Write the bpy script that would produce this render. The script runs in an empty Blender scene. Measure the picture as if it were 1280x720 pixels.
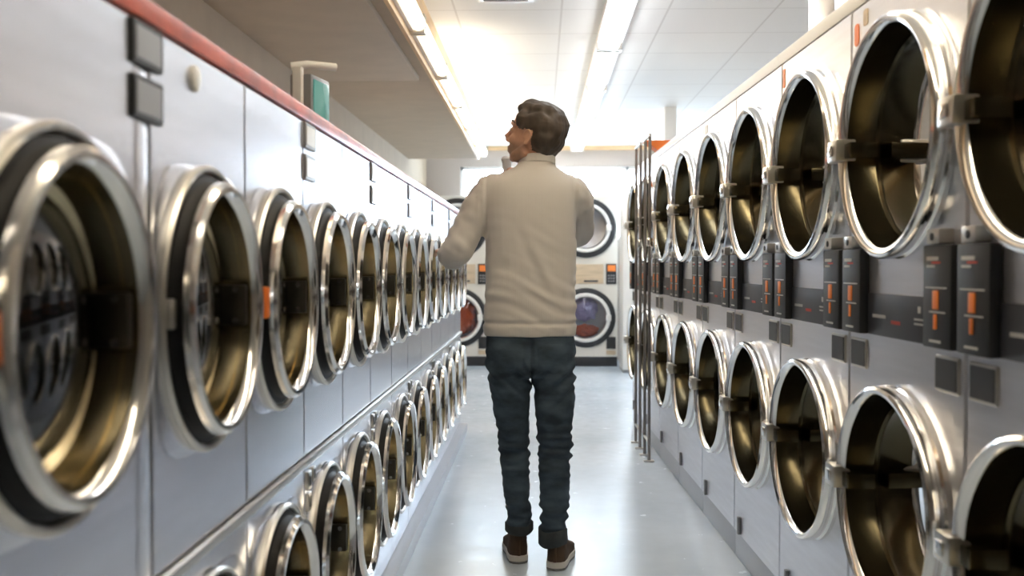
import bpy, bmesh, math, random
from math import sin, cos, pi, radians, sqrt, atan2, hypot
from mathutils import Vector, Matrix, noise
from mathutils.bvhtree import BVHTree
random.seed(7)
S = bpy.context.scene
COL = S.collection

# ------------------------------------------------------------------ materials
MATS = {}
def nodes_mat(name):
    m = bpy.data.materials.new(name); m.use_nodes = True
    nt = m.node_tree; b = nt.nodes['Principled BSDF']
    MATS[name] = m
    return m, nt, b
def pmat(name, col, rough=.5, metal=0., bump=0., bscale=40., stretch=None, var=0., vscale=6., coat=0., spec=.5, emit=None, estr=0., sheen=0.):
    m, nt, b = nodes_mat(name)
    b.inputs['Base Color'].default_value = (*col, 1)
    b.inputs['Roughness'].default_value = rough
    b.inputs['Metallic'].default_value = metal
    b.inputs['Coat Weight'].default_value = coat
    b.inputs['Specular IOR Level'].default_value = spec
    b.inputs['Sheen Weight'].default_value = sheen
    if emit:
        b.inputs['Emission Color'].default_value = (*emit, 1); b.inputs['Emission Strength'].default_value = estr
    tc = nt.nodes.new('ShaderNodeTexCoord'); mp = nt.nodes.new('ShaderNodeMapping')
    nt.links.new(tc.outputs['Object'], mp.inputs['Vector'])
    if stretch: mp.inputs['Scale'].default_value = stretch
    if bump > 0:
        n = nt.nodes.new('ShaderNodeTexNoise'); n.inputs['Scale'].default_value = bscale; n.inputs['Detail'].default_value = 4
        nt.links.new(mp.outputs['Vector'], n.inputs['Vector'])
        bp = nt.nodes.new('ShaderNodeBump'); bp.inputs['Strength'].default_value = bump; bp.inputs['Distance'].default_value = .002
        nt.links.new(n.outputs['Fac'], bp.inputs['Height']); nt.links.new(bp.outputs['Normal'], b.inputs['Normal'])
    if var > 0:
        n = nt.nodes.new('ShaderNodeTexNoise'); n.inputs['Scale'].default_value = vscale; n.inputs['Detail'].default_value = 5
        nt.links.new(mp.outputs['Vector'], n.inputs['Vector'])
        r = nt.nodes.new('ShaderNodeValToRGB')
        r.color_ramp.elements[0].position = .3; r.color_ramp.elements[1].position = .7
        r.color_ramp.elements[0].color = (*[max(0, c*(1-var)) for c in col], 1)
        r.color_ramp.elements[1].color = (*[min(1, c*(1+var)) for c in col], 1)
        nt.links.new(n.outputs['Fac'], r.inputs['Fac']); nt.links.new(r.outputs['Color'], b.inputs['Base Color'])
    return m

STEEL = pmat('brushed_steel', (.74,.76,.83), .25, .95, bump=.06, bscale=30, stretch=(1,1,14), var=.05, vscale=3)
STEELD = pmat('steel_front_dryer', (.75,.765,.83), .3, .8, bump=.05, bscale=30, stretch=(1,1,14), var=.05, vscale=3)
CHROME = pmat('polished_chrome', (.86,.85,.83), .13, 1., bump=.02, bscale=8)
SATIN = pmat('satin_metal', (.72,.70,.66), .3, 1., bump=.05, bscale=20)
BRASS = pmat('warm_drum_steel', (.58,.50,.33), .22, 1., bump=.06, bscale=12)
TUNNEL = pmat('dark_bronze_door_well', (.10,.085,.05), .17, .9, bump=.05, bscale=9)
DRUM = pmat('dark_drum', (.06,.055,.045), .35, .8, bump=.2, bscale=60)
RUBBER = pmat('black_rubber', (.008,.008,.009), .5, bump=.1, spec=.25)
BLACK = pmat('black_plastic', (.022,.023,.026), .42, bump=.05)
BAND = pmat('charcoal_band', (.055,.058,.072), .4, bump=.04)
GREYP = pmat('grey_plate', (.30,.30,.31), .35, .3)
POLE = pmat('dull_pole_steel', (.30,.27,.25), .35, .9)
DARKSLOT = pmat('dark_slot', (.05,.05,.055), .4)
ORANGE = pmat('orange_plastic', (.95,.22,.03), .4, var=.1)
ORLIGHT = pmat('orange_indicator', (.9,.25,.05), .4, emit=(1,.25,.03), estr=.02)
REDM = pmat('red_enamel', (.62,.11,.06), .32, var=.3, vscale=9, bump=.05, coat=.12)
WHITE = pmat('white_enamel', (.82,.81,.79), .35, bump=.03)
CREAM = pmat('cream_enamel', (.78,.75,.69), .38, bump=.03)
PALEWOOD = pmat('pale_wood_panel', (.62,.49,.34), .45, var=.12, vscale=5, stretch=(1,1,10))
PLASTER = pmat('beige_plaster', (.56,.465,.355), .85, bump=.15, bscale=60, var=.04)
TAUPE = pmat('taupe_plaster', (.50,.44,.40), .85, bump=.1, bscale=60)
WALLW = pmat('white_plaster', (.80,.78,.75), .85, bump=.1, bscale=60)
FASCIA = pmat('warm_wood_fascia', (.78,.55,.32), .55, var=.12, vscale=4, stretch=(1,1,8))
FRAME = pmat('window_frame_white', (.8,.8,.8), .4)
TUBE = pmat('lit_tube', (1,.95,.85), .4, emit=(1.,.87,.66), estr=12)
TUBEW = pmat('lit_tube_white', (1,.97,.9), .4, emit=(.97,.98,1.), estr=10)
TUBEFILL = pmat('warm_fill_tube', (1,.97,.9), .4, emit=(1.,.86,.64), estr=14)  # for tubes added out of view to brighten the man and near machines
TUBEDIM = pmat('dim_tube', (.9,.82,.68), .35, emit=(1.,.84,.62), estr=1.5)
PLINTH = pmat('painted_plinth', (.55,.58,.64), .35, .2, bump=.05)
PALE = pmat('pale_print', (.6,.6,.58), .5)
REDP = pmat('red_print', (.6,.06,.03), .5)
SCREEN = pmat('monitor_screen', (.03,.10,.085), .15, emit=(.12,.32,.27), estr=.5)
LAV = pmat('lavender_cloth', (.50,.47,.72), .85, bump=.5, bscale=60)
ORCL = pmat('orange_cloth', (.75,.16,.05), .85, bump=.5, bscale=60)
DKCL = pmat('navy_cloth', (.05,.06,.10), .85, bump=.5, bscale=60)

def glass_mat(name, tint, ior=1.5, rough=.02, op=0.):
    m = bpy.data.materials.new(name); m.use_nodes = True; nt = m.node_tree; nt.nodes.clear()
    out = nt.nodes.new('ShaderNodeOutputMaterial'); mix = nt.nodes.new('ShaderNodeMixShader')
    tr = nt.nodes.new('ShaderNodeBsdfTransparent'); tr.inputs[0].default_value = (*tint, 1)
    gl = nt.nodes.new('ShaderNodeBsdfGlossy'); gl.inputs['Roughness'].default_value = rough
    fr = nt.nodes.new('ShaderNodeFresnel'); fr.inputs[0].default_value = ior
    nt.links.new(fr.outputs[0], mix.inputs[0]); nt.links.new(tr.outputs[0], mix.inputs[1]); nt.links.new(gl.outputs[0], mix.inputs[2])
    nt.links.new(mix.outputs[0], out.inputs[0]); return m
SMOKED = glass_mat('smoked_glass', (.22,.23,.25), 1.8)
CLEARG = glass_mat('door_glass', (.75,.76,.80), 1.5)
PANE = glass_mat('window_glass', (.95,.97,.98), 1.45)

def floor_mat():
    m, nt, b = nodes_mat('polished_floor')
    tc = nt.nodes.new('ShaderNodeTexCoord')
    n = nt.nodes.new('ShaderNodeTexNoise'); n.inputs['Scale'].default_value = 1.3; n.inputs['Detail'].default_value = 6
    n2 = nt.nodes.new('ShaderNodeTexNoise'); n2.inputs['Scale'].default_value = 14; n2.inputs['Detail'].default_value = 6
    nt.links.new(tc.outputs['Object'], n.inputs['Vector']); nt.links.new(tc.outputs['Object'], n2.inputs['Vector'])
    r = nt.nodes.new('ShaderNodeValToRGB'); r.color_ramp.elements[0].position = .3; r.color_ramp.elements[1].position = .68
    r.color_ramp.elements[0].color = (.56,.66,.78,1); r.color_ramp.elements[1].color = (.70,.79,.90,1)
    nt.links.new(n.outputs['Fac'], r.inputs['Fac']); nt.links.new(r.outputs['Color'], b.inputs['Base Color'])
    mr = nt.nodes.new('ShaderNodeMapRange'); mr.inputs['To Min'].default_value = .12; mr.inputs['To Max'].default_value = .34
    nt.links.new(n2.outputs['Fac'], mr.inputs['Value']); nt.links.new(mr.outputs[0], b.inputs['Roughness'])
    bp = nt.nodes.new('ShaderNodeBump'); bp.inputs['Strength'].default_value = .06; bp.inputs['Distance'].default_value = .004
    nt.links.new(n2.outputs['Fac'], bp.inputs['Height']); nt.links.new(bp.outputs['Normal'], b.inputs['Normal'])
    return m
def ceiling_mat():
    m, nt, b = nodes_mat('ceiling_tiles')
    b.inputs['Roughness'].default_value = .8
    tc = nt.nodes.new('ShaderNodeTexCoord'); mp = nt.nodes.new('ShaderNodeMapping')
    mp.inputs['Location'].default_value = (-.116, -.4, 0)
    nt.links.new(tc.outputs['Object'], mp.inputs['Vector'])
    br = nt.nodes.new('ShaderNodeTexBrick'); br.offset = 0.; br.squash = 1.
    br.inputs['Scale'].default_value = 1.; br.inputs['Brick Width'].default_value = .6; br.inputs['Row Height'].default_value = .6
    br.inputs['Mortar Size'].default_value = .007; br.inputs['Mortar Smooth'].default_value = .3
    br.inputs['Color1'].default_value = (.84,.84,.83,1); br.inputs['Color2'].default_value = (.82,.82,.815,1); br.inputs['Mortar'].default_value = (.68,.67,.66,1)
    nt.links.new(mp.outputs['Vector'], br.inputs['Vector']); nt.links.new(br.outputs['Color'], b.inputs['Base Color'])
    n = nt.nodes.new('ShaderNodeTexNoise'); n.inputs['Scale'].default_value = 90; nt.links.new(tc.outputs['Object'], n.inputs['Vector'])
    bp = nt.nodes.new('ShaderNodeBump'); bp.inputs['Strength'].default_value = .2; bp.inputs['Distance'].default_value = .003
    nt.links.new(n.outputs['Fac'], bp.inputs['Height']); nt.links.new(bp.outputs['Normal'], b.inputs['Normal'])
    return m
FLOOR = floor_mat(); CEIL = ceiling_mat()

# ------------------------------------------------------------------ helpers
def obj(name, bm, mat, parent=None, ang=32):
    me = bpy.data.meshes.new(name)
    bmesh.ops.recalc_face_normals(bm, faces=bm.faces)
    bm.to_mesh(me); bm.free()
    for p in me.polygons: p.use_smooth = True
    me.set_sharp_from_angle(angle=radians(ang))
    for mm in (mat if isinstance(mat, (list, tuple)) else [mat]): me.materials.append(mm)
    o = bpy.data.objects.new(name, me); COL.objects.link(o)
    if parent: o.parent = parent
    return o
def empty(name, loc, rz=0., **k):
    o = bpy.data.objects.new(name, None); COL.objects.link(o); o.empty_display_size = .1
    o.location = loc; o.rotation_euler = (0,0,rz)
    return tag(o, **k)
def tag(o, label=None, cat=None, group=None, kind=None):
    if label: o['label'] = label
    if cat: o['category'] = cat
    if group: o['group'] = group
    if kind: o['kind'] = kind
    return o
def struct(name, bm, mat): return tag(obj(name, bm, mat), kind='structure')
def box(bm, a, b, bev=0., seg=2):
    x0,y0,z0 = a; x1,y1,z1 = b
    v = [bm.verts.new(p) for p in ((x0,y0,z0),(x1,y0,z0),(x1,y1,z0),(x0,y1,z0),(x0,y0,z1),(x1,y0,z1),(x1,y1,z1),(x0,y1,z1))]
    fs = [bm.faces.new([v[i] for i in f]) for f in ((0,3,2,1),(4,5,6,7),(0,1,5,4),(1,2,6,5),(2,3,7,6),(3,0,4,7))]
    if bev > 0:
        es = list({e for f in fs for e in f.edges})
        bmesh.ops.bevel(bm, geom=es, offset=bev, segments=seg, affect='EDGES', profile=.6)
    return bm
def B(a, b, bev=0., seg=2): return box(bmesh.new(), a, b, bev, seg)
def lathe(bm, prof, cy, cz, sy=1., sz=1., n=64, close=False):
    """revolve (r, x) pairs around the X axis through (cy, cz)"""
    rings = []
    for r, x in prof:
        if r < 1e-6: rings.append([bm.verts.new((x, cy, cz))])
        else: rings.append([bm.verts.new((x, cy + r*sy*cos(2*pi*i/n), cz + r*sz*sin(2*pi*i/n))) for i in range(n)])
    pairs = list(zip(rings, rings[1:]))
    if close: pairs.append((rings[-1], rings[0]))
    for A, C in pairs:
        for i in range(n):
            j = (i+1) % n
            if len(A) == 1: bm.faces.new((A[0], C[i], C[j]))
            elif len(C) == 1: bm.faces.new((A[i], C[0], A[j]))
            else: bm.faces.new((A[i], C[i], C[j], A[j]))
    return bm
def roundprof(r, x, t, k=10):
    """closed round bead profile of radius t"""
    return [(r + t*cos(2*pi*i/k), x + t*sin(2*pi*i/k)) for i in range(k)]
def plate(bm, y0, y1, z0, z1, cy, cz, ry, rz, x=0., n=64):
    """a rectangle in the plane x with an elliptic hole"""
    angs = [2*pi*i/n for i in range(n)] + [atan2(zz-cz, yy-cy) % (2*pi) for yy in (y0,y1) for zz in (z0,z1)]
    angs = sorted(set(round(a, 6) for a in angs)); I = []; O = []
    for a in angs:
        c, s = cos(a), sin(a)
        k = 1/sqrt((c/ry)**2 + (s/rz)**2)
        I.append(bm.verts.new((x, cy+k*c, cz+k*s)))
        t = min([((y1-cy)/c if c > 0 else (y0-cy)/c) if abs(c) > 1e-9 else 1e9, ((z1-cz)/s if s > 0 else (z0-cz)/s) if abs(s) > 1e-9 else 1e9])
        O.append(bm.verts.new((x, cy+t*c, cz+t*s)))
    m = len(angs)
    for i in range(m):
        j = (i+1) % m; bm.faces.new((I[i], I[j], O[j], O[i]))
def cabinet(w, d, z0, z1, holes, e=.004):
    """box open at each elliptic hole of its front (the front is x = 0, the body runs to x = -d)"""
    bm = bmesh.new(); h = w/2
    zs = [z0] + [(holes[i][1]+holes[i+1][1])/2 for i in range(len(holes)-1)] + [z1]
    for (cy, cz, ry, rz), a, b in zip(holes, zs, zs[1:]):
        plate(bm, -h+e, h-e, a+(e if a == z0 else 0), b-(e if b == z1 else 0), cy, cz, ry, rz)
    def q(*p): bm.faces.new([bm.verts.new(t) for t in p])
    # small chamfer round the front, then the sides
    F = [(0,-h+e,z0+e),(0,h-e,z0+e),(0,h-e,z1-e),(0,-h+e,z1-e)]; K = [(-e,-h,z0),(-e,h,z0),(-e,h,z1),(-e,-h,z1)]; R = [(-d,-h,z0),(-d,h,z0),(-d,h,z1),(-d,-h,z1)]
    for i in range(4):
        j = (i+1) % 4; q(F[i],F[j],K[j],K[i]); q(K[i],K[j],R[j],R[i])
    q(*R)
    bmesh.ops.remove_doubles(bm, verts=bm.verts, dist=1e-5)
    return bm
def tube(bm, pts, rad, n=12, cap=True):
    pts = [Vector(p) for p in pts]
    if not isinstance(rad, (list, tuple)): rad = [rad]*len(pts)
    up = None; rings = []
    for i, p in enumerate(pts):
        t = (pts[min(i+1,len(pts)-1)] - pts[max(i-1,0)]).normalized()
        if up is None:
            up = Vector((0,0,1)) if abs(t.z) < .9 else Vector((1,0,0))
        s = t.cross(up).normalized(); up = s.cross(t).normalized()
        rings.append([bm.verts.new(p + (s*cos(2*pi*k/n) + up*sin(2*pi*k/n))*rad[i]) for k in range(n)])
    for A, C in zip(rings, rings[1:]):
        for k in range(n): bm.faces.new((A[k], A[(k+1)%n], C[(k+1)%n], C[k]))
    if cap: bm.faces.new(rings[0][::-1]); bm.faces.new(rings[-1])
    return bm
def T(pts, rad, n=12): return tube(bmesh.new(), pts, rad, n)
def roundrect(bm, hy, hz, cy, cz, r, x0, x1, bev=.002, n=8):
    """rounded rectangle slab in the YZ plane from x0 to x1"""
    def loop(x, ins):
        L = []
        for (sy, sz, a0) in ((1,1,0),(-1,1,pi/2),(-1,-1,pi),(1,-1,3*pi/2)):
            for i in range(n+1):
                a = a0 + pi/2*i/n
                L.append(bm.verts.new((x, cy + sy*(hy-r) + (r-ins)*cos(a), cz + sz*(hz-r) + (r-ins)*sin(a))))
        return L
    ls = [loop(x0, 0), loop(x1-bev, 0), loop(x1, bev)]
    for A, C in zip(ls, ls[1:]):
        for i in range(len(A)): bm.faces.new((A[i], A[(i+1)%len(A)], C[(i+1)%len(A)], C[i]))
    bm.faces.new(ls[0][::-1]); bm.faces.new(ls[-1]); return bm
def copy_tree(o, parent=None):
    c = o.copy(); COL.objects.link(c); c.parent = parent
    for ch in [k for k in KIDS.get(o.name, [])]: 
        copy_tree(ch, c)
    return c
KIDS = {}
def index_kids():
    KIDS.clear()
    for o in COL.objects:
        if o.parent: KIDS.setdefault(o.parent.name, []).append(o)

ORD = ['first','second','third','fourth','fifth','sixth','seventh','eighth','ninth','tenth','eleventh','twelfth','thirteenth','fourteenth','fifteenth']

# ------------------------------------------------------------------ camera
CAMZ = 1.14; F = 1280.
YAW = math.atan(36/F); PITCH = math.atan(28/F)
cam = bpy.data.cameras.new('camera'); co = bpy.data.objects.new('camera', cam); COL.objects.link(co)
co.location = (0,0,CAMZ); cam.sensor_width = 36; cam.lens = 36*F/1280
co.rotation_euler = (pi/2 - PITCH, 0, YAW); cam.clip_start = .05
cam.dof.use_dof = True; cam.dof.focus_distance = 3.9; cam.dof.aperture_fstop = 3.2
S.camera = co

# ------------------------------------------------------------------ room
ZC = 2.58; ZS = 2.255; YB = 12.4; XL = -1.385; XR = 2.05; YF = -2.6; XF = -.637
struct('floor', B((XL-.1,YF-.1,-.1),(XR+.1,YB+.1,0)), FLOOR)
struct('ceiling', B((XL-.1,YF-.1,ZC),(XR+.1,YB+.1,ZC+.1)), CEIL)
struct('wall_left', B((XL-.12,YF-.1,0),(XL,YB+.1,ZC)), PLASTER)
struct('wall_right', B((XR,YF-.1,0),(XR+.12,YB+.1,ZC)), WALLW)
WX0, WX1, WZ0, WZ1 = -.978, XR-.02, 1.45, 2.34
bm = bmesh.new()
box(bm, (XL,YB,0),(XR,YB+.12,WZ0)); box(bm, (XL,YB,WZ1),(XR,YB+.12,ZC)); box(bm, (XL,YB,WZ0),(WX0,YB+.12,WZ1)); box(bm, (WX1,YB,WZ0),(XR,YB+.12,WZ1))
struct('wall_back', bm, TAUPE)
w = struct('window_1', B((WX0,YB+.055,WZ0),(WX1,YB+.061,WZ1)), PANE)
bm = bmesh.new()
for x in (WX0, WX0+1.0, WX0+2.0, WX1-.04): box(bm, (x,YB+.03,WZ0),(x+.04,YB+.08,WZ1), .003)
for z in (WZ0, WZ1-.04): box(bm, (WX0,YB+.03,z),(WX1,YB+.08,z+.04), .003)
obj('window_frame', bm, FRAME, w)
struct('wall_front', B((XL,YF-.12,0),(XR,YF,ZC)), TAUPE)
# dropped ceiling over the washers, its timber face, and the step in it
struct('trim_1', B((XL,YF,ZS),(XF-.02,10.7,ZC)), PLASTER)
struct('trim_2', B((XF-.02,YF,ZS-.012),(XF,10.7,ZC), .002), FASCIA)
struct('trim_3', B((XL,YF,ZS-.03),(XF-.08,6.02,ZS), .002), PLASTER)
struct('trim_4', B((XF,YB-.05,ZC-.05),(XR,YB,ZC), .004), FASCIA)

# ------------------------------------------------------------------ washers (the row against wall_left)
WP = .465; WX = -.55; RY, RZ = .205, .207
WY0 = 1.195
def washer(name, z0, z1, cz, upper):
    t = empty(name, (WX, 0, z0), cat='washer', group='upper steel washers' if upper else 'lower steel washers')
    c0 = cz - z0
    obj('cabinet', cabinet(WP-.004, .78, 0.001, z1-z0-.001, [(0, c0, RY*.86, RZ*.86)]), STEEL, t)
    bm = bmesh.new()      # raised panel round the door
    hy, hz = .215, .226
    n = 64; L = []
    def rr(a):
        c, s = cos(a), sin(a); p = 5.
        k = (abs(c/hy)**p + abs(s/hz)**p)**(-1/p); return k*c, k*s
    loops = [[], [], [], []]
    for i in range(n):
        a = 2*pi*i/n; yy, zz = rr(a)
        loops[0].append(bm.verts.new((0.0005, yy, c0+zz))); loops[1].append(bm.verts.new((.0018, yy, c0+zz)))
        loops[2].append(bm.verts.new((.003, yy*.985, c0+zz*.985))); loops[3].append(bm.verts.new((.003, RY*.95*cos(a), c0+RZ*.95*sin(a))))
    for A, C in zip(loops, loops[1:]):
        for i in range(n): bm.faces.new((A[i], A[(i+1)%n], C[(i+1)%n], C[i]))
    obj('door_panel', bm, STEEL, t)
    fl = obj('door_surround', lathe(bmesh.new(), [(.225,.003),(.226,.011),(.222,.016),(.216,.015),(.212,.006),(.19,.004)], 0, c0, .985, 1.03), SATIN, t)
    obj('gasket', lathe(bmesh.new(), [(.213,.0055),(.209,.011),(.200,.013),(.190,.024),(.182,.026),(.178,.004),(.19,.0035)], 0, c0, .985, 1.03, close=True), RUBBER, fl)
    dr = obj('door', lathe(bmesh.new(), [(.180,.018),(.187,.024),(.192,.032),(.191,.041),(.184,.047),(.176,.046),(.169,.039),(.166,.030)], 0, c0, 1.0, 1.075), CHROME, t)
    obj('door_well', lathe(bmesh.new(), [(.1662,.031),(.165,.008),(.163,.012),(.161,-.022),(.150,-.03),(.148,-.085),(.155,-.095)], 0, c0, 1.0, 1.075), BRASS, dr)
    obj('door_glass', lathe(bmesh.new(), [(.151,-.034),(.142,-.020),(.120,-.008),(.08,.000),(.04,.003),(0,.004)], 0, c0, 1, 1.075, n=48), SMOKED, dr)
    bm = bmesh.new()
    box(bm, (-.022,.140,c0-.036),(.026,.1585,c0+.036), .004)
    obj('hinge', bm, DRUM, dr)
    for s in (-1, 1): obj('hinge_bolt', tube(bmesh.new(), [(.010,.135,c0+s*.028),(.010,.143,c0+s*.028)], .006, 10), CHROME, dr)
    obj('latch', B((.008,-.210,c0-.022),(.024,-.194,c0+.022), .004), SATIN, t)
    obj('drum', lathe(bmesh.new(), [(.157,-.08),(.21,-.11),(.215,-.30),(.21,-.5),(.0,-.52)], 0, c0, 1, 1, n=48), DRUM, t)
    return t, c0
up0, cu = washer('washing_machine', .692, 1.478, 1.07, True)
lo0, cl = washer('washing_machine', .062, .672, .405, False)
# extras only on some of them
def plates_up(t, yo=-.172):
    for zc in (1.444, 1.370):
        p = obj('price_plate', roundrect(bmesh.new(), .054, .03, yo, zc-.692, .004, .0, .006), BLACK if yo < -.2 else GREYP, t)  # pairs beyond the dark one are coloured lighter, painting in their reflected sheen
        obj('plate_face', roundrect(bmesh.new(), .044, .022, yo-.002, zc-.692, .003, .005, .0072, .0005), GREYP if yo < -.2 else WHITE, p)
def plates_lo(t):
    for zc in (.633, .583):
        p = obj('price_plate', roundrect(bmesh.new(), .016, .022, -.195, zc-.062, .003, .0, .006), SATIN, t)
        obj('plate_face', roundrect(bmesh.new(), .009, .013, -.195, zc-.062, .002, .005, .0072, .0005), DARKSLOT, p)
    p = obj('key_lock', roundrect(bmesh.new(), .014, .018, -.152, .640-.062, .004, .0, .007), SATIN, t)
    obj('key_hole', roundrect(bmesh.new(), .007, .011, -.152, .640-.062, .003, .006, .0078, .0005), BLACK, p)
index_kids()
wfeat = {-1: 'beside the storefront end', 0: 'with an orange tag at its latch, below two framed price plates',
         1: 'next beyond the one below the two dark price plates', 2: 'with an orange tag on its door edge, next to price plates paled by painted sheen'}
for k in range(-2, 13):
    y = WY0 + WP*k - (.05 if k <= 0 else 0)
    for u, base, cc in ((True, up0, cu), (False, lo0, cl)):
        o = base if (k == -2) else copy_tree(base)
        o.location = (WX, y, base.location.z)
        n = ORD[k+2]
        if u:
            lab = f'{n} steel washer from the near end in the upper washer row, under the red strip'
            if k == 0: lab = 'upper steel washer with orange latch tag, just short of the dark price plates'
            if k == 2: lab = 'upper steel washer with orange latch tag, midway between dark price plates and ones whitened by painted sheen'
            if k == 12: lab = 'last upper steel washer at the far end of the row under the red strip'
        else:
            lab = f'{n} steel washer from the near end in the lower washer row, under the bright rail'
            if k == 12: lab = 'last lower steel washer at the far end of the row, near the back dryers'
        o['label'] = lab
        if u and k in (1, 3, 5, 7, 9, 11): plates_up(o, -.245 if k == 1 else -.172)
        if not u and k in (3, 5, 7, 9, 11): plates_lo(o)
        if u and k in (0, 2):
            tg = obj('latch_tag', B((.007,-.214,cc-.030),(.034,-.184,cc+.030), .003), ORANGE, o)
            tg['label'] = 'orange tag on the door latch'
            for ch in o.children:
                if ch.name.startswith('latch') and not ch.name.startswith('latch_tag'): COL.objects.unlink(ch)
# rails and trim along the row
ya, yb = WY0-2.5*WP-.05, WY0+12.5*WP
tag(obj('filler_strip', B((WX-.6,WY0+.5*WP-.0475,.692),(WX-.001,WY0+.5*WP-.0025,1.478), .003), STEEL), 'narrow steel filler strip behind the two dark price plates', 'strip')
tag(obj('filler_strip', B((WX-.5,WY0+.5*WP-.0475,.062),(WX-.001,WY0+.5*WP-.0025,.672), .003), STEEL), 'narrow steel filler strip between lower washers, straight below the dark price plates', 'strip')
tag(obj('divider_rail', B((WX-.5,ya,.674),(WX+.012,yb,.690), .003), SATIN), 'thin bright metal rail running between upper and lower washers', 'rail')
tag(obj('top_trim', B((WX-.035,ya,1.480),(WX+.004,yb,1.512), .004), REDM), 'red enamelled strip along the top edge of the washer row', 'trim')
tag(obj('washer_plinth', B((WX-.78,ya,0),(WX+.045,yb,.06), .004), PLINTH), 'pale low plinth under the washer row', 'plinth')

# monitor standing on the washers
m = empty('monitor', (-.625, 2.76, 1.479), radians(-10), cat='monitor', label='small security monitor with green screen under a white bracket, on top of the washers')
obj('housing', B((-.03,-.06,.045),(.03,.07,.168), .006), GREYP, m)
obj('screen', B((.0305,-.047,.059),(.034,.057,.155), .001), SCREEN, m)
bm = bmesh.new(); box(bm, (-.03,-.085,0),(.035,.09,.045), .003); box(bm, (-.012,-.085,.04),(.012,-.065,.183), .003)
obj('stand', bm, WHITE, m)
obj('bracket_arm', T([(-.02,-.075,.185),(.02,-.06,.191),(.075,0,.193)], .011, 12), WHITE, m)
d = empty('round_knob', (WX+.0, 1.615, 1.436), cat='knob', label='small white round dial on the washer panel beyond the dark price plates')
obj('dial', lathe(bmesh.new(), [(.0,.007),(.016,.007),(.02,.005),(.022,.0),(0,0)], 0, 0, n=32), WHITE, d)

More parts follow.
